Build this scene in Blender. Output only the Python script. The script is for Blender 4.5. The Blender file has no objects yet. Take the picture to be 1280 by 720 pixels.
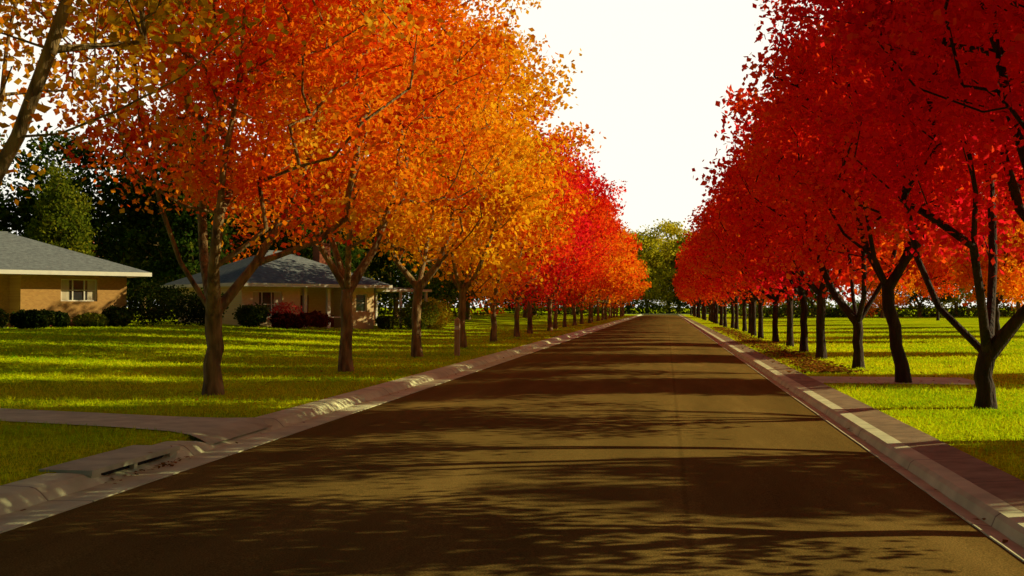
import bpy, math, random
import numpy as np
from mathutils import Vector, Matrix
R=math.radians
scene=bpy.context.scene
col=scene.collection

# ------------------------------------------------------------ materials
def new_mat(name):
    m=bpy.data.materials.new(name); m.use_nodes=True
    nt=m.node_tree; nt.nodes.clear()
    out=nt.nodes.new('ShaderNodeOutputMaterial')
    return m,nt,out
def N(nt,t,**k):
    n=nt.nodes.new(t)
    for a,b in k.items():
        if a.startswith('i_'): n.inputs[a[2:].replace('_',' ')].default_value=b
        else: setattr(n,a,b)
    return n
def ramp(nt,cols):
    n=nt.nodes.new('ShaderNodeValToRGB'); e=n.color_ramp.elements
    while len(e)<len(cols): e.new(0.5)
    for i,(p,c) in enumerate(cols):
        e[i].position=p; e[i].color=(c[0],c[1],c[2],1)
    return n
def rough_mat(name,c1,c2,scale=8,rough=0.85,bump=0.3,bscale=60,spec=0.3,detail=6,stretch=None,dist=0.02,joint=None):
    m,nt,out=new_mat(name); L=nt.links
    tc=N(nt,'ShaderNodeTexCoord'); mp=N(nt,'ShaderNodeMapping')
    if stretch: mp.inputs['Scale'].default_value=stretch
    L.new(tc.outputs['Object'],mp.inputs['Vector'])
    no=N(nt,'ShaderNodeTexNoise'); no.inputs['Scale'].default_value=scale; no.inputs['Detail'].default_value=detail
    L.new(mp.outputs[0],no.inputs['Vector'])
    cols=[(0.3,c1),(0.7,c2)]
    r=ramp(nt,cols); L.new(no.outputs['Fac'],r.inputs[0])
    b=N(nt,'ShaderNodeBsdfPrincipled'); b.inputs['Roughness'].default_value=rough
    b.inputs['Specular IOR Level'].default_value=spec
    csrc=r.outputs[0]
    if joint:
        s=N(nt,'ShaderNodeSeparateXYZ'); L.new(tc.outputs['Object'],s.inputs[0])
        a=N(nt,'ShaderNodeMath',operation='DIVIDE'); a.inputs[1].default_value=joint; L.new(s.outputs[1],a.inputs[0])
        f=N(nt,'ShaderNodeMath',operation='FRACT'); L.new(a.outputs[0],f.inputs[0])
        jr=ramp(nt,[(0,(.3,.28,.25)),(.012/joint,(.35,.32,.3)),(.03/joint,(1,1,1))]); L.new(f.outputs[0],jr.inputs[0])
        mj=N(nt,'ShaderNodeMix',data_type='RGBA',blend_type='MULTIPLY'); mj.inputs[0].default_value=1
        L.new(csrc,mj.inputs[6]); L.new(jr.outputs[0],mj.inputs[7]); csrc=mj.outputs[2]
    L.new(csrc,b.inputs['Base Color'])
    n2=N(nt,'ShaderNodeTexNoise'); n2.inputs['Scale'].default_value=bscale; n2.inputs['Detail'].default_value=4
    L.new(mp.outputs[0],n2.inputs['Vector'])
    bp=N(nt,'ShaderNodeBump'); bp.inputs['Strength'].default_value=bump; bp.inputs['Distance'].default_value=dist
    L.new(n2.outputs['Fac'],bp.inputs['Height']); L.new(bp.outputs[0],b.inputs['Normal'])
    L.new(b.outputs[0],out.inputs[0])
    return m
def leaf_mat(name,cols,scale=0.55,trans=0.5,island=0.38):
    m,nt,out=new_mat(name); L=nt.links
    tc=N(nt,'ShaderNodeTexCoord'); oi=N(nt,'ShaderNodeObjectInfo')
    add=N(nt,'ShaderNodeVectorMath',operation='ADD')
    sc=N(nt,'ShaderNodeMath',operation='MULTIPLY'); sc.inputs[1].default_value=50
    L.new(oi.outputs['Random'],sc.inputs[0]); L.new(tc.outputs['Object'],add.inputs[0]); L.new(sc.outputs[0],add.inputs[1])
    no=N(nt,'ShaderNodeTexNoise'); no.inputs['Scale'].default_value=scale; no.inputs['Detail'].default_value=4
    L.new(add.outputs[0],no.inputs['Vector'])
    ge=N(nt,'ShaderNodeNewGeometry')
    mr=N(nt,'ShaderNodeMapRange'); mr.inputs['From Min'].default_value=0.3; mr.inputs['From Max'].default_value=0.7
    L.new(no.outputs['Fac'],mr.inputs['Value'])
    mx=N(nt,'ShaderNodeMix'); mx.inputs[0].default_value=island
    L.new(mr.outputs[0],mx.inputs[2]); L.new(ge.outputs['Random Per Island'],mx.inputs[3])
    r=ramp(nt,cols); L.new(mx.outputs[0],r.inputs[0])
    d=N(nt,'ShaderNodeBsdfDiffuse'); t=N(nt,'ShaderNodeBsdfTranslucent'); ms=N(nt,'ShaderNodeMixShader'); ms.inputs[0].default_value=trans
    L.new(r.outputs[0],d.inputs[0]); L.new(r.outputs[0],t.inputs[0]); L.new(d.outputs[0],ms.inputs[1]); L.new(t.outputs[0],ms.inputs[2])
    L.new(ms.outputs[0],out.inputs[0])
    return m

LM={}
LM['olive']=leaf_mat('leaves_olive',[(0.1,(.26,.17,.01)),(.4,(.60,.36,.015)),(.65,(.88,.40,.015)),(.9,(.88,.20,.01))])
LM['orange']=leaf_mat('leaves_orange',[(0.12,(.70,.06,.006)),(.35,(.95,.19,.006)),(.6,(.97,.36,.010)),(.85,(.95,.52,.02))])
LM['l1']=leaf_mat('leaves_orange_red',[(0.1,(.62,.03,.006)),(.33,(.95,.13,.006)),(.55,(.97,.30,.010)),(.75,(.80,.44,.02)),(.92,(.90,.58,.04))])
LM['yellow']=leaf_mat('leaves_yellow_orange',[(0.1,(.90,.20,.006)),(.35,(.97,.40,.010)),(.65,(.97,.58,.016)),(.95,(.80,.55,.02))])
LM['red']=leaf_mat('leaves_red',[(0.12,(.60,.012,.010)),(.4,(.94,.032,.012)),(.7,(.97,.10,.012)),(.92,(.97,.26,.012))])
LM['redorange']=leaf_mat('leaves_red_orange',[(0.12,(.80,.03,.008)),(.4,(.96,.10,.008)),(.7,(.97,.22,.010)),(.92,(.97,.40,.015))])
LM['crimson']=leaf_mat('leaves_crimson',[(0.1,(.42,.004,.016)),(.4,(.88,.012,.034)),(.7,(.97,.03,.028)),(.95,(.97,.13,.02))],trans=.55)
LM['green']=leaf_mat('leaves_dark_green',[(0.15,(.020,.040,.005)),(.5,(.04,.08,.008)),(.85,(.14,.15,.012))],trans=.3)
LM['lime']=leaf_mat('leaves_yellow_green',[(0.15,(.30,.30,.015)),(.5,(.62,.56,.03)),(.85,(.90,.70,.05))],trans=.5)
LM['hedge']=leaf_mat('leaves_hedge',[(0.15,(.012,.022,.006)),(.5,(.03,.05,.008)),(.85,(.08,.08,.01))],trans=.2)
LM['midgreen']=leaf_mat('leaves_mid_green',[(0.15,(.06,.09,.008)),(.5,(.14,.18,.012)),(.85,(.34,.30,.02))],trans=.4)
LM['redhedge']=leaf_mat('leaves_red_hedge',[(0.15,(.04,.012,.006)),(.5,(.14,.025,.01)),(.85,(.26,.05,.012))],trans=.2)
LM['flower']=leaf_mat('flower_petals',[(0.15,(.45,.02,.02)),(.5,(.8,.08,.07)),(.85,(.85,.3,.2))],trans=.3)
LM['litter']=leaf_mat('fallen_leaf',[(0.1,(.14,.06,.012)),(.5,(.28,.13,.02)),(.9,(.42,.18,.02))],trans=.1)
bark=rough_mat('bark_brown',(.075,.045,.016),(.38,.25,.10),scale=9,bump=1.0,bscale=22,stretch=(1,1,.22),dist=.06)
bark_shade=rough_mat('bark_backlit',(.012,.006,.005),(.055,.028,.018),scale=9,bump=1.0,bscale=22,stretch=(1,1,.22),dist=.06)  # backlit trunks: their shade is put into this near-black bark colour
concrete=rough_mat('concrete',(.44,.46,.28),(.66,.68,.44),scale=3,bump=.35,bscale=90)
concrete_pale=rough_mat('concrete_pale',(.54,.57,.34),(.80,.83,.52),scale=2.5,bump=.3,bscale=90,joint=3.0)
redstrip=rough_mat('reddish_concrete',(.22,.16,.085),(.40,.30,.17),scale=4,bump=.5,bscale=60,joint=1.5)
dark=rough_mat('drain_shade',(.006,.005,.004),(.012,.01,.008))  # near-black colour standing in for the shade inside the inlet

# asphalt
m,nt,out=new_mat('asphalt'); L=nt.links
tc=N(nt,'ShaderNodeTexCoord'); sx=N(nt,'ShaderNodeSeparateXYZ'); L.new(tc.outputs['Object'],sx.inputs[0])
no=N(nt,'ShaderNodeTexNoise'); no.inputs['Scale'].default_value=.7; no.inputs['Detail'].default_value=8; no.inputs['Roughness'].default_value=.65
mp=N(nt,'ShaderNodeMapping'); mp.inputs['Scale'].default_value=(1.6,.25,1); L.new(tc.outputs['Object'],mp.inputs[0]); L.new(mp.outputs[0],no.inputs[0])
r=ramp(nt,[(.3,(.15,.102,.030)),(.55,(.205,.138,.040)),(.75,(.28,.19,.058))]); L.new(no.outputs['Fac'],r.inputs[0])
vo=N(nt,'ShaderNodeTexNoise'); vo.inputs['Scale'].default_value=90; vo.inputs['Detail'].default_value=3; L.new(tc.outputs['Object'],vo.inputs[0])
r2=ramp(nt,[(.35,(.6,.6,.6)),(.65,(1.4,1.35,1.25))]); L.new(vo.outputs['Fac'],r2.inputs[0])
mul=N(nt,'ShaderNodeMix',data_type='RGBA',blend_type='MULTIPLY'); mul.inputs[0].default_value=1
L.new(r.outputs[0],mul.inputs[6]); L.new(r2.outputs[0],mul.inputs[7])
ad=N(nt,'ShaderNodeMath',operation='SUBTRACT'); ad.inputs[1].default_value=.16; L.new(sx.outputs[0],ad.inputs[0])
ab=N(nt,'ShaderNodeMath',operation='ABSOLUTE'); L.new(ad.outputs[0],ab.inputs[0])
sr=ramp(nt,[(0,(.88,.88,.88)),(.012,(.92,.92,.92)),(.04,(1.14,1.14,1.14)),(.35,(1,1,1))]); L.new(ab.outputs[0],sr.inputs[0])
mul2=N(nt,'ShaderNodeMix',data_type='RGBA',blend_type='MULTIPLY'); mul2.inputs[0].default_value=1
L.new(mul.outputs[2],mul2.inputs[6]); L.new(sr.outputs[0],mul2.inputs[7])
b=N(nt,'ShaderNodeBsdfDiffuse')
L.new(mul2.outputs[2],b.inputs['Color'])
bp=N(nt,'ShaderNodeBump'); bp.inputs['Strength'].default_value=.4; bp.inputs['Distance'].default_value=.006; L.new(vo.outputs['Fac'],bp.inputs['Height']); L.new(bp.outputs[0],b.inputs['Normal'])
L.new(b.outputs[0],out.inputs[0]); asphalt=m

# lawn ground
m,nt,out=new_mat('lawn'); L=nt.links
tc=N(nt,'ShaderNodeTexCoord')
no=N(nt,'ShaderNodeTexNoise'); no.inputs['Scale'].default_value=.35; no.inputs['Detail'].default_value=8; no.inputs['Roughness'].default_value=.6; L.new(tc.outputs['Object'],no.inputs[0])
r=ramp(nt,[(.3,(.30,.50,.005)),(.5,(.56,.68,.006)),(.72,(.84,.82,.012))]); L.new(no.outputs['Fac'],r.inputs[0])
n2=N(nt,'ShaderNodeTexNoise'); n2.inputs['Scale'].default_value=14; n2.inputs['Detail'].default_value=6; L.new(tc.outputs['Object'],n2.inputs[0])
r2=ramp(nt,[(.3,(.5,.55,.5)),(.7,(1.15,1.15,1.15))]); L.new(n2.outputs['Fac'],r2.inputs[0])
mul=N(nt,'ShaderNodeMix',data_type='RGBA',blend_type='MULTIPLY'); mul.inputs[0].default_value=1
L.new(r.outputs[0],mul.inputs[6]); L.new(r2.outputs[0],mul.inputs[7])
b=N(nt,'ShaderNodeBsdfDiffuse'); L.new(mul.outputs[2],b.inputs[0])
bp=N(nt,'ShaderNodeBump'); bp.inputs['Strength'].default_value=1; bp.inputs['Distance'].default_value=.12; L.new(n2.outputs['Fac'],bp.inputs['Height']); L.new(bp.outputs[0],b.inputs['Normal'])
L.new(b.outputs[0],out.inputs[0]); lawn=m
blade_m=leaf_mat('grass_blades',[(.1,(.26,.54,.004)),(.45,(.60,.76,.006)),(.8,(.86,.86,.010)),(1,(.88,.80,.04))],scale=.35,trans=.45,island=.45)

# ------------------------------------------------------------ helpers
def mesh_obj(name,verts,faces,mats,parent=None,midx=None,smooth=False,loc=None):
    me=bpy.data.meshes.new(name); me.from_pydata([tuple(v) for v in verts],[],faces)
    for mm in (mats if isinstance(mats,(list,tuple)) else [mats]): me.materials.append(mm)
    if midx is not None: me.polygons.foreach_set('material_index',midx)
    if smooth: me.polygons.foreach_set('use_smooth',[True]*len(faces))
    me.update()
    o=bpy.data.objects.new(name,me); col.objects.link(o)
    if parent: o.parent=parent
    if loc: o.location=loc
    return o
def empty(name,loc=(0,0,0),rz=0):
    e=bpy.data.objects.new(name,None); e.empty_display_size=.3; col.objects.link(e); e.location=loc; e.rotation_euler=(0,0,rz); return e
class MB:
    def __init__(s): s.v=[];s.f=[]
    def box(s,x0,x1,y0,y1,z0,z1):
        b=len(s.v); s.v+=[(x0,y0,z0),(x1,y0,z0),(x1,y1,z0),(x0,y1,z0),(x0,y0,z1),(x1,y0,z1),(x1,y1,z1),(x0,y1,z1)]
        s.f+=[(b,b+3,b+2,b+1),(b+4,b+5,b+6,b+7),(b,b+1,b+5,b+4),(b+1,b+2,b+6,b+5),(b+2,b+3,b+7,b+6),(b+3,b,b+4,b+7)]
        return s
    def obj(s,name,mat,parent=None,**k): return mesh_obj(name,s.v,s.f,mat,parent,**k)
def sstep(t): t=max(0,min(1,t)); return t*t*(3-2*t)
def gh(x,y):
    z=.12
    if x<-9: z+=.62*sstep((-x-9)/20)
    if x>6: z+=.10*sstep((x-6)/20)
    return z+.03*math.sin(x*.31+y*.17)*sstep((abs(x)-7)/6)

# ------------------------------------------------------------ ground
xs=[-2500,-1000,-400,-200,-120,-90,-70,-60,-50,-44]+list(np.arange(-40,-6.5,1.5))+[-6.2,-5.80,-5.72,-4,0,2.6,3.08,3.16,3.8]+list(np.arange(5,40,1.5))+[45,55,70,90,120,200,400,1000,2500]
ys=[-400,-100,-40]+list(np.arange(-20,90,2.0))+list(np.arange(90,240,8.))+[245.5,246.5,260,300,400,700,1200,2500]
V=[];F=[]
for y in ys:
    for x in xs:
        z=gh(x,y)
        if -5.75<x<3.1 and y<246: z=-.1
        V.append((x,y,z))
nx=len(xs)
for j in range(len(ys)-1):
    for i in range(nx-1):
        a=j*nx+i; F.append((a,a+1,a+nx+1,a+nx))
mesh_obj('ground',V,F,lawn)
V=[];F=[];rx=np.linspace(-4.97,2.37,13); ry=list(np.arange(-40,246,6.))+[246]
for y in ry:
    for x in rx: V.append((x,y,.06*(1-((x+1.3)/3.67)**2)))
for j in range(len(ry)-1):
    for i in range(12):
        a=j*13+i;F.append((a,a+1,a+14,a+13))
mesh_obj('road',V,F,asphalt,smooth=True)
mesh_obj('cross_street',[(-90,246,.135),(90,246,.135),(90,255,.135),(-90,255,.135)],[(0,1,2,3)],concrete)
def kerb(name,prof,yfac,mats,pm):
    ysk=list(np.arange(-40,8,3.))+list(np.arange(8,17,.25))+list(np.arange(17,246,3.))+[246]
    V=[];F=[];mi=[];n=len(prof)
    rr=random.Random(3)
    for y in ysk:
        w=rr.uniform(-.003,.003)
        for (x,z,lift) in prof:
            V.append((x+w,y,z+lift*yfac(y)))
    for j in range(len(ysk)-1):
        for i in range(n-1):
            a=j*n+i; F.append((a,a+1,a+n+1,a+n)); mi.append(pm[i])
    return mesh_obj(name,V,F,mats,midx=mi)
def lf(y):
    f=1
    if 12.3<y<15.0: f=min(f,1-min(sstep((y-12.3)/.6),sstep((15.0-y)/.6)))
    if 9.9<y<11.7: f=min(f,1-min(sstep((y-9.9)/.25),sstep((11.7-y)/.25)))
    return f
kerb('kerb',[(-4.95,-.05,0),(-4.96,.012,0),(-5.38,.0,0),(-5.45,.02,.05),(-5.50,.03,.075),(-5.56,.035,.085),(-5.72,.035,.088),(-5.83,.035,.088),(-5.84,-.05,0)],lf,[concrete_pale],[0]*8)
kerb('kerb',[(2.35,-.05,0),(2.355,.012,0),(2.50,-.005,0),(2.53,.07,0),(2.57,.10,0),(2.74,.108,0),(2.742,.104,0),(3.18,.135,0),(3.19,-.05,0)],lambda y:1,[concrete_pale,redstrip],[0,0,0,0,0,1,1,1])
def strip(name,pts0,pts1,mat):
    V=[];F=[]
    for a,b in zip(pts0,pts1): V+=[(a[0],a[1],a[2]),(b[0],b[1],b[2])]
    for i in range(len(pts0)-1): F.append((2*i,2*i+2,2*i+3,2*i+1))
    return mesh_obj(name,V,F,mat)
px=[-5.44,-5.6,-5.80,-6.2]+list(np.arange(-7,-40,-1.5))
def pyc(x): return 13.05+(-x-5.4)*.27
P0=[];P1=[]
for x in px:
    zz=gh(x,14)+.016
    if x>-5.5: zz=.045
    elif x>-5.7: zz=.10
    fl=.45*sstep((x+6.6)/1.2)
    P0.append((x,pyc(x)-fl,zz)); P1.append((x,pyc(x)+1.45+fl,zz))
strip('path',P0,P1,concrete)
P0=[];P1=[]
for x in [3.17,3.6,4.2,5.2,6.5]:
    P0.append((x,23.4,gh(x,24)+.014)); P1.append((x,25.6,gh(x,24)+.014))
strip('path',P0,P1,concrete)
sd=empty('storm_drain')
MB().box(-5.98,-5.43,9.85,11.75,.09,.140).obj('top_slab',concrete,sd)
MB().box(-5.95,-5.45,9.87,10.05,-.03,.088).box(-5.95,-5.45,11.55,11.73,-.03,.088).box(-5.95,-5.47,10.76,10.84,-.03,.088).obj('side_blocks',concrete,sd)
MB().box(-5.9,-5.52,10.055,11.545,-.03,.087).obj('slot_shade',dark,sd)  # solid block coloured as the shade in the opening

# ------------------------------------------------------------ trees
def norm(v):
    l=np.linalg.norm(v); return v/l if l>1e-9 else np.array([0,0,1.])
def make_tree(name,seed,cz,rx,rz,fork=1.6,limbs=4,trunk_r=.19,ntips=360,lpt=120,leaf=.14,lean=(0,0),coff=(0,0),sig=.42,spread=.5,low=1.0,az0=None,bow_=.2,zmin=0):
    rg=np.random.default_rng(seed)
    nodes=[np.array([0,0,-.1])];par=[-1]
    def addn(p,pa): nodes.append(np.array(p,float)); par.append(pa); return len(nodes)-1
    k=0; nt_=5
    for i in range(1,nt_+1):
        t=i/nt_; k=addn([lean[0]*t*fork+rg.normal(0,.02),lean[1]*t*fork+rg.normal(0,.02),fork*t],k)
    top=nodes[k].copy(); fk=k
    a0=rg.uniform(0,6.28) if az0 is None else az0
    for i in range(limbs):
        az=a0+i*6.283/limbs+rg.normal(0,.25); k=fk
        sp=spread*rg.uniform(.75,1.15)*rx
        zt=cz+rz*rg.uniform(.2,.75)
        end=np.array([coff[0]+math.cos(az)*sp,coff[1]+math.sin(az)*sp,zt])
        ph=rg.uniform(0,6.28)
        for j in range(1,10):
            s=j/9; q=top*(1-s)+end*s
            bow=math.sin(s**.7*math.pi)*bow_*rx
            q[:2]+=np.array([math.cos(az),math.sin(az)])*bow
            q+=np.array([math.sin(s*7+ph)*.09,math.cos(s*6+ph)*.09,0])+rg.normal(0,.03,3)
            k=addn(q,k)
    tips=[]
    ph=rg.uniform(0,6.28,6)
    while len(tips)<ntips:
        d=norm(rg.normal(0,1,3)); u=rg.uniform(0,1)**.42
        az=math.atan2(d[1],d[0])
        lob=1+.13*math.sin(3*az+ph[0]+2*d[2])+.10*math.sin(5*az+ph[1]-3*d[2])+.08*math.sin(4*d[2]+ph[2])
        rxx=rx*(1.0 if d[2]>0 else low)
        p=np.array([coff[0]+d[0]*rxx*u*lob,coff[1]+d[1]*rxx*u*lob,cz+d[2]*rz*u*lob])
        if p[2]<zmin+rg.uniform(0,.5): continue
        tips.append(p)
    tips.sort(key=lambda p:(p[0]-coff[0])**2+(p[1]-coff[1])**2+.3*(p[2]-fork)**2)
    tipi=[]
    for p in tips:
        A=np.array(nodes[4:]); dv=p-A; dist=np.linalg.norm(dv,axis=1)
        pen=dist+np.where(A[:,2]>p[2]-.15,.9,0)*1.0
        j=int(np.argmin(pen))+4; q=nodes[j]; dl=np.linalg.norm(p-q)
        ns=max(1,int(dl/.55)); k=j
        for s in range(1,ns+1):
            t=s/ns; w=q*(1-t)+p*t; w[2]-=math.sin(t*math.pi)*dl*.08
            if s<ns: w=w+rg.normal(0,.05,3)
            k=addn(w,k)
        tipi.append(k)
    n=len(nodes); cnt=np.zeros(n)
    for t in tipi: cnt[t]+=1
    for i in range(n-1,0,-1): cnt[par[i]]+=max(cnt[i],.01)
    cnt=np.maximum(cnt,1)
    rt=.009; p_=math.log(trunk_r/rt)/math.log(cnt[0]); rad=rt*cnt**p_
    rad[0]*=1.5; rad[1]*=1.12
    P=np.array(nodes); main=[-1]*n
    for i in range(1,n):
        if main[par[i]]<0 or cnt[i]>cnt[main[par[i]]]: main[par[i]]=i
    S=7; ang=np.arange(S)*2*math.pi/S; ref=np.array([.93,.31,.17])
    V=[];F=[]
    def ring(c,d,r):
        u=norm(np.cross(d,ref)); v=np.cross(d,u); b=len(V)
        for a in ang: V.append(c+r*(u*math.cos(a)+v*math.sin(a)))
        return b
    rid=[0]*n
    for i in range(n):
        if i==0: d=np.array([0,0,1.])
        else:
            d=norm(P[i]-P[par[i]])
            if main[i]>0: d=norm(d+norm(P[main[i]]-P[i]))
        rid[i]=ring(P[i],d,rad[i])
    for i in range(1,n):
        a=rid[par[i]]
        if main[par[i]]!=i: a=ring(P[par[i]],norm(P[i]-P[par[i]]),min(rad[i]*1.25,rad[par[i]]))
        b=rid[i]
        for s in range(S): F.append((a+s,a+(s+1)%S,b+(s+1)%S,b+s))
    V=np.array(V); F=np.array(F,dtype=np.int32); nb=len(F)
    T=P[tipi]; w=rg.uniform(.25,1.6,len(T)); w/=w.sum(); tot=ntips*lpt
    idx=rg.choice(len(T),tot,p=w)
    C=T[idx]+np.clip(rg.normal(0,1,(tot,3)),-1.7,1.7)*np.array([sig,sig,sig*.62])
    e1=rg.normal(0,1,(tot,3)); e1/=np.linalg.norm(e1,axis=1)[:,None]
    e2=np.cross(e1,rg.normal(0,1,(tot,3))); e2/=np.linalg.norm(e2,axis=1)[:,None]
    sz=leaf*1.07*rg.uniform(.6,1.25,tot)[:,None]
    LV=np.empty((tot,4,3)); LV[:,0]=C-e1*sz*.5; LV[:,1]=C+e2*sz*.38-e1*sz*.05; LV[:,2]=C+e1*sz*.55; LV[:,3]=C-e2*sz*.38-e1*sz*.05
    LF=np.arange(tot*4,dtype=np.int32).reshape(-1,4)+len(V)
    AV=np.vstack([V,LV.reshape(-1,3)]); AF=np.vstack([F,LF])
    me=bpy.data.meshes.new(name)
    me.vertices.add(len(AV)); me.vertices.foreach_set('co',AV.astype(np.float32).ravel())
    me.loops.add(len(AF)*4); me.loops.foreach_set('vertex_index',AF.ravel())
    me.polygons.add(len(AF)); me.polygons.foreach_set('loop_start',np.arange(len(AF),dtype=np.int32)*4); me.polygons.foreach_set('loop_total',np.full(len(AF),4,dtype=np.int32))
    mi=np.zeros(len(AF),dtype=np.int32); mi[nb:]=1; me.polygons.foreach_set('material_index',mi)
    sm=np.zeros(len(AF),dtype=bool); sm[:nb]=True; me.polygons.foreach_set('use_smooth',sm)
    me.materials.append(bark); me.materials.append(LM['orange'])
    me.update(calc_edges=True); me.validate()
    return me
def put(me,x,y,pal,name='maple_tree',bk=None,rz=0,s=1,sz=None,parent=None):
    o=bpy.data.objects.new(name,me); col.objects.link(o)
    o.location=(x,y,gh(x,y)-.03); o.rotation_euler=(0,0,rz); o.scale=(s,s,sz or s)
    o.material_slots[1].link='OBJECT'; o.material_slots[1].material=LM[pal]
    if bk: o.material_slots[0].link='OBJECT'; o.material_slots[0].material=bk
    if parent: o.parent=parent
    return o
rnd=random.Random(11)
put(make_tree('tree_a',1,7.8,3.6,4.1,fork=1.7,limbs=4,trunk_r=.18,ntips=260,lpt=105,leaf=.105,lean=(.12,.05),coff=(.6,0)),-8.3,11.0,'olive')
put(make_tree('tree_b',2,7.7,3.6,5.2,fork=1.45,limbs=4,trunk_r=.155,ntips=480,lpt=115,leaf=.113,coff=(.5,.2),az0=.2,bow_=.26,zmin=2.8),-8.1,18.9,'l1')
put(make_tree('tree_c',5,8.0,3.8,5.2,fork=2.0,limbs=4,trunk_r=.15,ntips=440,lpt=105,leaf=.125,coff=(.1,0),zmin=3.4),-7.8,26.2,'orange')
put(make_tree('tree_d',8,8.0,3.8,5.3,fork=2.2,limbs=3,trunk_r=.15,ntips=380,lpt=90,leaf=.145,zmin=3.2),-7.8,34.0,'yellow')
lfar=[make_tree('tree_e%d'%i,20+i,7.4,3.9,5.1,fork=2.1,limbs=4,trunk_r=.15,ntips=270,lpt=65,leaf=.2,sig=.5,low=1.0) for i in range(3)]
lvf=[make_tree('tree_k%d'%i,120+i,7.4,3.9,5.1,fork=2.1,limbs=3,trunk_r=.16,ntips=110,lpt=55,leaf=.36,sig=.62) for i in range(2)]
pal=['yellow','orange','red','crimson','red','redorange','red','redorange','orange','redorange','orange','orange','redorange','orange']
y=42;i=0
while y<212:
    g=lfar[i%3] if y<105 else lvf[i%2]
    put(g,-7.8+rnd.uniform(-.3,.2),y,pal[i] if i<len(pal) else rnd.choice(['orange','redorange']),rz=rnd.uniform(0,6.28),s=rnd.uniform(.9,1.02)); y+=7.7+rnd.uniform(-.5,.5); i+=1
RB=bark_shade
r0=make_tree('tree_f',31,6.7,2.8,3.2,fork=1.0,limbs=5,trunk_r=.13,ntips=330,lpt=120,leaf=.108,sig=.34,coff=(.1,0))
r1=make_tree('tree_g',33,6.3,2.8,3.4,fork=.85,limbs=5,trunk_r=.14,ntips=340,lpt=120,leaf=.115,sig=.36,coff=(.2,0),bow_=.3)
r2=make_tree('tree_h',37,5.9,2.7,3.3,fork=2.0,limbs=4,trunk_r=.13,ntips=300,lpt=110,leaf=.125,lean=(-.16,0),sig=.38)
r3=make_tree('tree_i',39,5.7,2.8,3.3,fork=1.2,limbs=4,trunk_r=.13,ntips=280,lpt=95,leaf=.14,sig=.4)
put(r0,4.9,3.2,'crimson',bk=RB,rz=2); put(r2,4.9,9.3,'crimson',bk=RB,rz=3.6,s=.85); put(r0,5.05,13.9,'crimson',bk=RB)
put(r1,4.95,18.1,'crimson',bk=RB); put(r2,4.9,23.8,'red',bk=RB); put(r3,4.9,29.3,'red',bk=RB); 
rfar=[make_tree('tree_j%d'%i,50+i,5.7,2.8,3.4,fork=1.9,limbs=4,trunk_r=.13,ntips=220,lpt=60,leaf=.19,sig=.42) for i in range(3)]
rvf=[make_tree('tree_l%d'%i,150+i,5.7,2.8,3.4,fork=1.9,limbs=3,trunk_r=.14,ntips=90,lpt=50,leaf=.34,sig=.52) for i in range(2)]
pal=['red','crimson','red','redorange','red','redorange']
y=34.6;i=0
while y<212:
    g=rfar[i%3] if y<100 else rvf[i%2]
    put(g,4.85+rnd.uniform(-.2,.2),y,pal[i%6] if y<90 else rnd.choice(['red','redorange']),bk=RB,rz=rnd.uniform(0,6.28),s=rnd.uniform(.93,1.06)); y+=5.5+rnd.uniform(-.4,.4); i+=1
dense=make_tree('tree_m',61,5.6,2.3,3.3,fork=1.7,limbs=4,trunk_r=.15,ntips=300,lpt=70,leaf=.19,sig=.34)
for (x,y,p,s) in [(15.5,6.2,'red',.85),(15,14.4,'redorange',.78),(15.2,27.5,'redorange',.95),(15.2,40,'redorange',1.0),(15,53,'orange',.9)]:
    put(dense,x,y,p,bk=RB,rz=rnd.uniform(0,6.28),s=s)
for (x,y,p) in [(27,62,'orange'),(27,74,'redorange'),(29,86,'orange'),(28,100,'redorange'),(22,114,'orange'),(30,128,'redorange')]:
    put(rfar[rnd.randrange(3)],x,y,p,bk=RB,rz=rnd.uniform(0,6.28),s=rnd.uniform(.95,1.15))

# background trees
bg=empty('background_trees')
gA=make_tree('bg_a',71,8.0,5.2,7.0,fork=2.0,limbs=4,trunk_r=.3,ntips=240,lpt=55,leaf=.36,sig=.75)
gB=make_tree('bg_b',72,7.5,2.6,6.8,fork=1.2,limbs=3,trunk_r=.22,ntips=240,lpt=60,leaf=.3,sig=.55)
for (x,y,p,g_,s) in [(-52,72,'green',gA,1.0),(-45,78,'green',gA,.95),(-60,82,'green',gA,1.1),(-37,80,'green',gA,1.05),(-41,70,'midgreen',gB,.72),(-34,76,'green',gB,.9),(-28,84,'green',gA,.9),
        (-66,70,'green',gA,.8),(-24,96,'green',gA,.8),(-20,110,'midgreen',gA,.8),(-26,122,'green',gA,.9),(-18,140,'green',gA,.8),(-20,165,'midgreen',gA,.9),(-34,100,'green',gA,1.1),(-45,112,'orange',gA,1.1),(-60,120,'green',gA,1.1),(-16,190,'midgreen',gA,.9),(-17,215,'lime',gA,.9),
        (-4.5,262,'lime',gA,1.25),(0.5,268,'lime',gA,1.5),(-9,270,'lime',gA,1.35),(6.5,266,'midgreen',gA,1.25),(12,262,'midgreen',gA,1.1),(-16,272,'lime',gA,1.3),(3,280,'lime',gA,1.3),(18,272,'lime',gA,1.2),(-24,270,'midgreen',gA,1.2),(26,268,'redorange',gA,1.1)]:
    put(g_,x,y,p,name='tree',rz=rnd.uniform(0,6.28),s=s,parent=bg)
for k in range(46):
    x=-150+k*7.2; 
    if -20<x<16: continue
    yy=(150 if x<0 else 165)+rnd.uniform(-12,20)+ (abs(x)*.2)
    put(gA,x,yy,rnd.choice(['green','midgreen','green','orange','lime'] if x<0 else ['redorange','orange','midgreen','red','lime']),name='tree',rz=rnd.uniform(0,6.28),s=rnd.uniform(.75,1.1),parent=bg)

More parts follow.
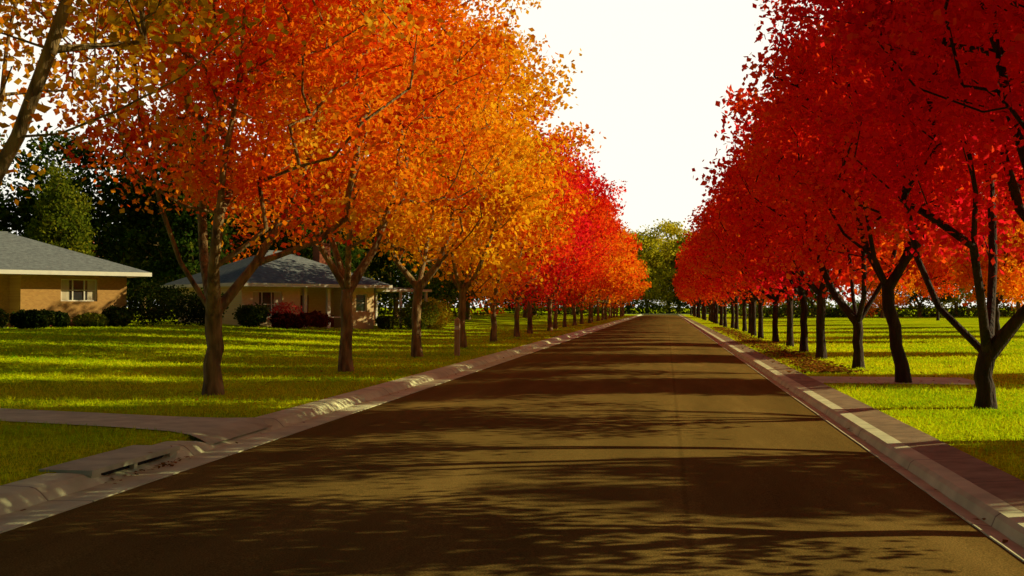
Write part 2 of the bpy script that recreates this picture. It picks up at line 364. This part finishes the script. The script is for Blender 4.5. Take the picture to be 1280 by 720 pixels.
# ------------------------------------------------------------ leafy shrubs
def cloud(name,blobs,n,leaf,mat,seed=0,parent=None):
    rg=np.random.default_rng(seed)
    B=np.array(blobs,float)
    vol=(B[:,3]*B[:,4]*B[:,5])**(2/3); idx=rg.choice(len(B),n,p=vol/vol.sum())
    d=rg.normal(0,1,(n,3)); d/=np.linalg.norm(d,axis=1)[:,None]
    rr=rg.uniform(.72,1.06,n)[:,None]*(1+.12*np.sin(d[:,0:1]*7+idx[:,None])*np.cos(d[:,1:2]*6))
    C=B[idx,:3]+d*rr*B[idx,3:]
    C=C[C[:,2]>0.02]; n=len(C)
    e1=rg.normal(0,1,(n,3)); e1/=np.linalg.norm(e1,axis=1)[:,None]
    e2=np.cross(e1,rg.normal(0,1,(n,3))); e2/=np.linalg.norm(e2,axis=1)[:,None]
    sz=leaf*rg.uniform(.6,1.3,n)[:,None]
    LV=np.stack([C-e1*sz*.5,C+e2*sz*.4,C+e1*sz*.5,C-e2*sz*.4],1).reshape(-1,3)
    LF=np.arange(n*4,dtype=np.int32)
    me=bpy.data.meshes.new(name); me.vertices.add(n*4); me.vertices.foreach_set('co',LV.astype(np.float32).ravel())
    me.loops.add(n*4); me.loops.foreach_set('vertex_index',LF)
    me.polygons.add(n); me.polygons.foreach_set('loop_start',np.arange(n,dtype=np.int32)*4); me.polygons.foreach_set('loop_total',np.full(n,4,dtype=np.int32))
    me.materials.append(mat); me.update(calc_edges=True)
    o=bpy.data.objects.new(name,me); col.objects.link(o)
    if parent: o.parent=parent
    return o
def shrub(x,y,w,h,mat='hedge',name='shrub',n=5000,leaf=.12,seed=1,ln=1,rz=0):
    rg=random.Random(seed); bl=[]
    for k in range(6*ln):
        bl.append(((rg.uniform(-.5,.5)*w*.6) if ln==1 else (-w/2+w*(k+.5)/(6*ln)),rg.uniform(-.25,.25)*min(w,h*1.4)*.6,h*rg.uniform(.35,.6),(w*.3 if ln==1 else w/(6*ln)*1.1),min(w*.32,h*.6),h*rg.uniform(.36,.46)))
    o=cloud(name,bl,n,leaf,LM[mat],seed); o.location=(x,y,gh(x,y)); o.rotation_euler=(0,0,rz); return o
rg_=random.Random(4); bl=[]
x=14
while x<150:
    bl.append((x,168+x*.25+rg_.uniform(-4,4),.4,rg_.uniform(3,5),2.5,rg_.uniform(1.0,2.0))); x+=3.2
cloud('hedgerow',bl,20000,.5,LM['midgreen'],4)
bl=[];x=-14
while x>-150:
    bl.append((x,(138 if x<-24 else 200)-x*.15+rg_.uniform(-4,4),1.2,rg_.uniform(3,5),2.5,rg_.uniform(2.2,4.5))); x-=3.2
cloud('hedgerow',bl,24000,.5,LM['midgreen'],5)
bl=[(x_,258+rg_.uniform(-2,2),.8,3,2,rg_.uniform(1.5,3)) for x_ in range(-40,45,3)]
cloud('hedgerow',bl,14000,.5,LM['midgreen'],6)

# ------------------------------------------------------------ houses
def brickm(name,c1,c2,c3):
    m,nt,out=new_mat(name); L=nt.links
    tc=N(nt,'ShaderNodeTexCoord'); br=N(nt,'ShaderNodeTexBrick'); mp=N(nt,'ShaderNodeMapping'); mp.inputs['Rotation'].default_value=(R(90),0,0)
    L.new(tc.outputs['Object'],mp.inputs[0]); L.new(mp.outputs[0],br.inputs[0])
    br.inputs['Scale'].default_value=4; br.inputs['Color1'].default_value=c1; br.inputs['Color2'].default_value=c2; br.inputs['Mortar'].default_value=c3; br.inputs['Mortar Size'].default_value=.012
    b=N(nt,'ShaderNodeBsdfPrincipled'); b.inputs['Roughness'].default_value=.9; L.new(br.outputs[0],b.inputs['Base Color']); L.new(b.outputs[0],out.inputs[0]); return m
brick_m=brickm('brick_tan',(.50,.27,.07,1),(.40,.20,.05,1),(.44,.29,.12,1))
brick_lit=brickm('brick_sunlit',(.80,.62,.34,1),(.72,.53,.27,1),(.72,.6,.38,1))  # sunlight on the second house's shaded walls put into a paler brick colour
brick_r=rough_mat('brick_red',(.22,.06,.03),(.36,.11,.05),scale=6,bscale=40)
roof_m=rough_mat('roof_shingle',(.13,.14,.16),(.24,.26,.28),scale=5,bump=1,bscale=18,stretch=(1,1,3),rough=.8)
white=rough_mat('white_paint',(.72,.69,.62),(.82,.79,.72),scale=3,bump=.05)
m,nt,out=new_mat('window_glass'); b=N(nt,'ShaderNodeBsdfPrincipled'); b.inputs['Base Color'].default_value=(.03,.035,.04,1); b.inputs['Roughness'].default_value=.08; b.inputs['Specular IOR Level'].default_value=.8; nt.links.new(b.outputs[0],out.inputs[0]); glass=m
curtain=rough_mat('curtain',(.5,.44,.32),(.62,.55,.42),scale=3,stretch=(8,1,.5))
doorm=rough_mat('door_wood',(.10,.03,.02),(.18,.06,.03))
def wall_pieces(mb,x0,x1,y0,y1,h,ops):
    xc=sorted(set([x0,x1]+[o[0] for o in ops]+[o[1] for o in ops]))
    for a,b_ in zip(xc[:-1],xc[1:]):
        mid=(a+b_)/2; o=[q for q in ops if q[0]<mid<q[1]]
        if not o: mb.box(a,b_,y0,y1,-.3,h)
        else:
            q=o[0]
            if q[2]>0: mb.box(a,b_,y0,y1,-.3,q[2])
            mb.box(a,b_,y0,y1,q[3],h)
def hip(parent,x0,x1,y0,y1,z,rise,ov=.7,mat=None,name='roof'):
    X0,X1,Y0,Y1=x0-ov,x1+ov,y0-ov,y1+ov; hd=(Y1-Y0)/2; ym=(Y0+Y1)/2
    if (X1-X0)>2*hd: r0,r1=X0+hd,X1-hd
    else: r0=r1=(X0+X1)/2
    V=[(X0,Y0,z),(X1,Y0,z),(X1,Y1,z),(X0,Y1,z),(r0,ym,z+rise),(r1,ym,z+rise)]
    o=mesh_obj(name,V,[(0,1,5,4),(1,2,5),(2,3,4,5),(3,0,4),(0,3,2,1)],mat,parent)
    f=MB(); f.box(X0,X1,Y0-.02,Y0+.02,z-.2,z-.004); f.box(X0,X1,Y1-.02,Y1+.02,z-.2,z-.004); f.box(X0-.03,X0-.002,Y0-.02,Y1+.02,z-.2,z-.004); f.box(X1+.002,X1+.03,Y0-.02,Y1+.02,z-.2,z-.004)
    f.obj('fascia',white,parent)
    MB().box(X0+.03,X1-.03,Y0+.03,Y1-.03,z-.16,z-.12).obj('soffit',white,parent)
    MB().box(r0-.1,r1+.1,ym-.08,ym+.08,z+rise-.03,z+rise+.03).obj('ridge_cap',mat,parent)
def window(parent,x0,x1,z0,z1,y,n=3,cur=True):
    f=MB(); t=.06
    f.box(x0,x1,y+.0,y+.1,z0,z0+t); f.box(x0,x1,y,y+.1,z1-t,z1)
    for k in range(n+1):
        xx=x0+(x1-x0-t)*k/n; f.box(xx,xx+t,y+.003,y+.097,z0+t,z1-t)
    zm=(z0+z1)/2; f.box(x0+t,x1-t,y+.02,y+.08,zm-.02,zm+.02)
    f.obj('window_frame',white,parent)
    MB().box(x0+.02,x1-.02,y+.05,y+.06,z0+.02,z1-.02).obj('window_glass',glass,parent)
    if cur:
        c=MB(); w=(x1-x0)*.25
        c.box(x0+.03,x0+w,y+.042,y+.047,z0+.05,z1-.05); c.box(x1-w,x1-.03,y+.042,y+.047,z0+.05,z1-.05); c.obj('curtain',curtain,parent)
    MB().box(x0-.1,x1+.1,y-.09,y-.003,z0-.1,z0-.005).obj('window_sill',white,parent)
x,y=-27.3,52.8
h=empty('brick_house',(x,y,gh(x,y)),R(50))
w=MB(); wall_pieces(w,-5.2,0,0,.25,2.6,[(-3.3,-1.5,1.25,2.35)])
wall_pieces(w,-15,-5.2,1.6,1.85,2.6,[(-6.9,-5.9,0,2.1),(-10,-8,1,2.3)])
w.box(-5.2,-4.95,.25,1.6,-.3,2.6); w.box(-.25,0,.25,9,-.3,2.6); w.box(-15,-.25,8.75,9,-.3,2.6); w.box(-15,-14.75,1.85,8.75,-.3,2.6)
w.obj('walls',brick_m,h)
MB().box(-15,0,.26,8.7,-.2,.0).obj('floor',concrete,h)
window(h,-3.3,-1.5,1.25,2.35,.1,3); window(h,-10,-8,1,2.3,1.7,3)
MB().box(-6.9,-5.9,1.7,1.78,0,2.1).obj('door',doorm,h)
p=MB(); p.box(-7.5,-7.35,.1,.25,0,2.45); p.box(-10.5,-10.35,.1,.25,0,2.45); p.obj('porch_posts',white,h)
MB().box(-5.25,.06,-.06,-.003,-.3,.35).obj('plinth',brick_r,h)
hip(h,-15,0,0,9,2.72,2.1,.9,roof_m)
MB().box(-11,-10.2,5,5.8,3,5.6).obj('chimney',brick_r,h)
H2=(-17.9,66.0)
x,y=H2
h=empty('brick_house',(x,y,gh(x,y)-.05),R(50))
w=MB(); wall_pieces(w,-9,-5.2,0,.25,2.6,[(-8.3,-6.4,.8,2.3)])
wall_pieces(w,-5.2,-1.8,1.7,1.95,2.6,[(-4.6,-3.6,0,2.1)]); wall_pieces(w,-1.8,0,0,.25,2.6,[(-1.3,-.5,1.1,2.2)])
w.box(-5.45,-5.2,.25,1.7,-.3,2.6); w.box(-1.8,-1.6,.25,1.7,-.3,2.6); w.box(-.25,0,.25,8,-.3,2.6); w.box(-9,-.25,7.75,8,-.3,2.6); w.box(-9,-8.75,.25,7.75,-.3,2.6)
w.obj('walls',brick_lit,h)
MB().box(-5.19,-4.62,1.66,1.697,0,.9).box(-3.58,-1.81,1.66,1.697,0,.9).obj('door_wall_panel',brick_r,h)
window(h,-8.3,-6.4,.8,2.3,.1,3); window(h,-1.3,-.5,1.1,2.2,.1,1,False)
MB().box(-4.6,-3.6,1.8,1.88,0,2.1).obj('door',doorm,h)
p=MB(); 
for xx in (-5.0,-3.4,-2.1): p.box(xx,xx+.2,-.1,.1,0,2.5)
p.box(-5.0,-2.0,-.06,.06,.75,.82); p.obj('porch_posts',white,h)
MB().box(-5.2,-1.8,-.6,1.69,-.3,.12).obj('porch_floor',concrete,h)
hip(h,-9,0,0,8,2.75,2.1,.8,roof_m)
MB().box(-1.9,-1.1,3.2,4.0,3.2,5.3).box(-2.0,-1.0,3.1,4.1,5.303,5.42).obj('chimney',brick_r,h)
V=[(.05,-.2,2.5),(4.3,-.2,2.35),(4.3,6,2.35),(.05,6,2.5),(.05,-.2,2.72),(4.3,-.2,2.50),(4.3,6,2.5),(.05,6,2.72)]
mesh_obj('carport_roof',V,[(0,3,2,1),(4,5,6,7),(0,1,5,4),(1,2,6,5),(2,3,7,6),(3,0,4,7)],roof_m,h)
MB().box(.05,4.34,-.25,-.205,2.36,2.52).obj('carport_fascia',white,h)
p=MB(); p.box(4.0,4.15,-.05,.1,-.1,2.36); p.box(2.0,2.12,-.05,.1,-.1,2.4); p.box(4.0,4.15,5.5,5.65,-.1,2.36); p.obj('carport_posts',white,h)
w=MB(); w.box(.01,4.2,5.9,6.0,-.3,2.36); w.obj('carport_back_wall',brick_r,h)

def atl(u0,v0,ox,oy):
    c,s=math.cos(R(50)),math.sin(R(50)); return ox+u0*c-v0*s, oy+u0*s+v0*c
for (u0,v0,wd,hh,mt,nm,sd_) in [(-3.8,-1.0,1.5,.8,'hedge','shrub',1),(-2.2,-1.0,1.4,.7,'midgreen','shrub',2),(-.9,-1.1,1.6,1.0,'hedge','shrub',3),(1.6,-.6,3.2,2.3,'hedge','shrub',4),(4.0,.2,2.8,2.0,'hedge','shrub',5),(-5.8,-3.5,1.8,.9,'hedge','shrub',6),(-7.5,-3.2,2,.9,'hedge','shrub',16)]:
    X,Y=atl(u0,v0,-27.3,52.8); shrub(X,Y,wd,hh,mt,nm,n=4500,seed=sd_)
for (u0,v0,wd,hh,mt,nm,sd_) in [(2.6,-1.0,2.6,1.9,'midgreen','shrub',7),(4.8,-.4,2.2,2.1,'lime','shrub',8),(.3,-1,1.2,.9,'hedge','shrub',9),(-9.2,-1.2,2.0,1.3,'hedge','shrub',10)]:
    X,Y=atl(u0,v0,*H2); shrub(X,Y,wd,hh,mt,nm,n=4500,seed=sd_)
X,Y=atl(-6.4,-2.0,*H2); shrub(X,Y,3.2,.95,'redhedge','hedge',n=6000,seed=12,ln=2,rz=R(50))
X,Y=atl(-6.8,-1.2,*H2); shrub(X,Y,2.0,1.5,'flower','flower_bush',n=1600,seed=13,rz=R(50),leaf=.1)

wood=rough_mat('weathered_wood',(.34,.24,.13),(.58,.43,.25),scale=12,stretch=(1,1,.15),bump=.8,bscale=40)
ps=empty('wooden_post',(-6.75,35.2,gh(-6.75,35.2)))
MB().box(-.08,.08,-.08,.08,-.1,1.15).obj('post',wood,ps)
mesh_obj('cap',[(-.1,-.1,1.152),(.1,-.1,1.152),(.1,.1,1.152),(-.1,.1,1.152),(0,0,1.26)],[(0,1,4),(1,2,4),(2,3,4),(3,0,4),(3,2,1,0)],wood,ps)
MB().box(-.075,.075,-.093,-.083,.85,.97).obj('reflector',white,ps)

# ------------------------------------------------------------ grass blades
rg=np.random.default_rng(5)
NB=400000
r_=np.exp(rg.uniform(math.log(5.5),math.log(85),NB)); th=rg.uniform(R(-58),R(44),NB)
X=r_*np.sin(th); Y=r_*np.cos(th)
ok=(X<-5.83)|(X>3.2)
pc=13.05+(-X-5.4)*.27
ok&=~((X<-5)&(Y>pc-.03-.45*np.clip((X+6.6)/1.2,0,1))&(Y<pc+1.48+.45*np.clip((X+6.6)/1.2,0,1)))
ok&=~((X>3)&(X<6.5)&(Y>23.4)&(Y<25.6))
ok&=~((X>-6.0)&(X<-5)&(Y>9.8)&(Y<11.8))
X=X[ok];Y=Y[ok];rr=r_[ok];n=len(X)
Z=np.array([gh(a,b_) for a,b_ in zip(X,Y)])
s=np.clip(rr/9,1,6); az=rg.uniform(0,6.28,n)
w_=.005*s; hh=rg.uniform(.03,.07,n)*s**.2
A=np.stack([np.cos(az)*w_,np.sin(az)*w_,np.zeros(n)],1); B0=np.stack([X,Y,Z-.01],1)
tip=B0+np.stack([rg.normal(0,.022,n)*s**.5,rg.normal(0,.022,n)*s**.5,hh],1)
VV=np.stack([B0-A,B0+A,tip],1).reshape(-1,3)
me=bpy.data.meshes.new('grass'); me.vertices.add(n*3); me.vertices.foreach_set('co',VV.astype(np.float32).ravel())
me.loops.add(n*3); me.loops.foreach_set('vertex_index',np.arange(n*3,dtype=np.int32))
me.polygons.add(n); me.polygons.foreach_set('loop_start',np.arange(n,dtype=np.int32)*3); me.polygons.foreach_set('loop_total',np.full(n,3,dtype=np.int32))
me.materials.append(blade_m); me.update(calc_edges=True)
o=bpy.data.objects.new('grass',me); col.objects.link(o)

# fallen leaves
pts=[]
rl=random.Random(9)
for k in range(5000):
    y=27+(rl.random()**1.5)*60; pts.append((rl.gauss(3.9,.35),y,.07))
for k in range(200):
    y=rl.uniform(16,60); pts.append((rl.gauss(5.0,1.4),y,.045))
for k in range(200):
    y=rl.uniform(16,60); pts.append((rl.gauss(-7.6,1.4),y,.045))
for k in range(100):
    y=rl.uniform(8,50); pts.append((rl.choice([-5.28,2.48])+rl.gauss(0,.05),y,.03))
for k in range(50):
    pts.append((-5.33+rl.gauss(0,.05),rl.uniform(9.9,11.8),.03))
V=[];F=[]
for (x,y,sz) in pts:
    if -4.9<x<2.3: continue
    if x>3.2 or x<-5.84: z=gh(x,y)+rl.uniform(.03,.06)
    else: z=.15 if (x>2.66 or x<-5.45) else .02
    a=rl.uniform(0,6.28); c,s_=math.cos(a),math.sin(a); sz*=rl.uniform(.6,1.2); t1=rl.gauss(0,.3)*sz;t2=rl.gauss(0,.3)*sz; b0=len(V)
    V+=[(x+c*sz,y+s_*sz,z+t1),(x-s_*sz*.7,y+c*sz*.7,z+t2),(x-c*sz,y-s_*sz,z-t1*.3),(x+s_*sz*.7,y-c*sz*.7,z+abs(t2)*.4)]; F.append((b0,b0+1,b0+2,b0+3))
mesh_obj('fallen_leaves',V,F,LM['litter'])

# ------------------------------------------------------------ light, sky, camera
EL,AZ=R(23.5),R(75)
sd=Vector((math.sin(AZ)*math.cos(EL),math.cos(AZ)*math.cos(EL),math.sin(EL)))
ld=bpy.data.lights.new('sun','SUN'); ld.energy=5; ld.angle=R(.4); ld.color=(1,.86,.46)
lo=bpy.data.objects.new('sun',ld); col.objects.link(lo); lo.rotation_euler=(-sd).to_track_quat('-Z','Y').to_euler(); lo.location=(60,20,40)
wd=bpy.data.worlds.new('World'); scene.world=wd; wd.use_nodes=True; nt=wd.node_tree; nt.nodes.clear(); L=nt.links
out=nt.nodes.new('ShaderNodeOutputWorld')
sky=nt.nodes.new('ShaderNodeTexSky'); sky.sky_type='NISHITA'; sky.sun_disc=False; sky.sun_elevation=EL; sky.sun_rotation=AZ; sky.dust_density=4; sky.ozone_density=.6
b1=nt.nodes.new('ShaderNodeBackground'); b1.inputs[1].default_value=.02
tint=nt.nodes.new('ShaderNodeMix'); tint.data_type='RGBA'; tint.blend_type='MULTIPLY'; tint.inputs[0].default_value=1; tint.inputs[7].default_value=(.7,1,.95,1)
L.new(sky.outputs[0],tint.inputs[6]); L.new(tint.outputs[2],b1.inputs[0])
b2=nt.nodes.new('ShaderNodeBackground'); b2.inputs[0].default_value=(1,.98,.86,1); b2.inputs[1].default_value=1.12
tc=nt.nodes.new('ShaderNodeTexCoord'); sp=nt.nodes.new('ShaderNodeSeparateXYZ'); L.new(tc.outputs['Generated'],sp.inputs[0])
mr=nt.nodes.new('ShaderNodeMapRange'); mr.interpolation_type='SMOOTHSTEP'; mr.inputs['From Min'].default_value=.28; mr.inputs['From Max'].default_value=.38; mr.inputs['To Min'].default_value=.97; mr.inputs['To Max'].default_value=0
L.new(sp.outputs[2],mr.inputs['Value'])
dt=nt.nodes.new('ShaderNodeVectorMath'); dt.operation='DOT_PRODUCT'; dt.inputs[1].default_value=(math.sin(R(-5)),math.cos(R(-5)),0); L.new(tc.outputs['Generated'],dt.inputs[0])
mr2=nt.nodes.new('ShaderNodeMapRange'); mr2.interpolation_type='SMOOTHSTEP'; mr2.inputs['From Min'].default_value=.1; mr2.inputs['From Max'].default_value=.75; mr2.inputs['To Min'].default_value=.06
L.new(dt.outputs['Value'],mr2.inputs['Value'])
mm=nt.nodes.new('ShaderNodeMath'); mm.operation='MULTIPLY'; L.new(mr.outputs[0],mm.inputs[0]); L.new(mr2.outputs[0],mm.inputs[1])
ms=nt.nodes.new('ShaderNodeMixShader'); L.new(mm.outputs[0],ms.inputs[0]); L.new(b1.outputs[0],ms.inputs[1]); L.new(b2.outputs[0],ms.inputs[2]); L.new(ms.outputs[0],out.inputs[0])
scene.view_settings.view_transform='Standard'; scene.view_settings.look='None'; scene.view_settings.exposure=0
cd=bpy.data.cameras.new('camera'); cd.sensor_width=36; cd.lens=38.6; cd.clip_end=4000; cd.clip_start=.05
co=bpy.data.objects.new('camera',cd); col.objects.link(co); co.location=(0,0,1.7); co.rotation_euler=(R(91.0),0,R(8.0)); scene.camera=co
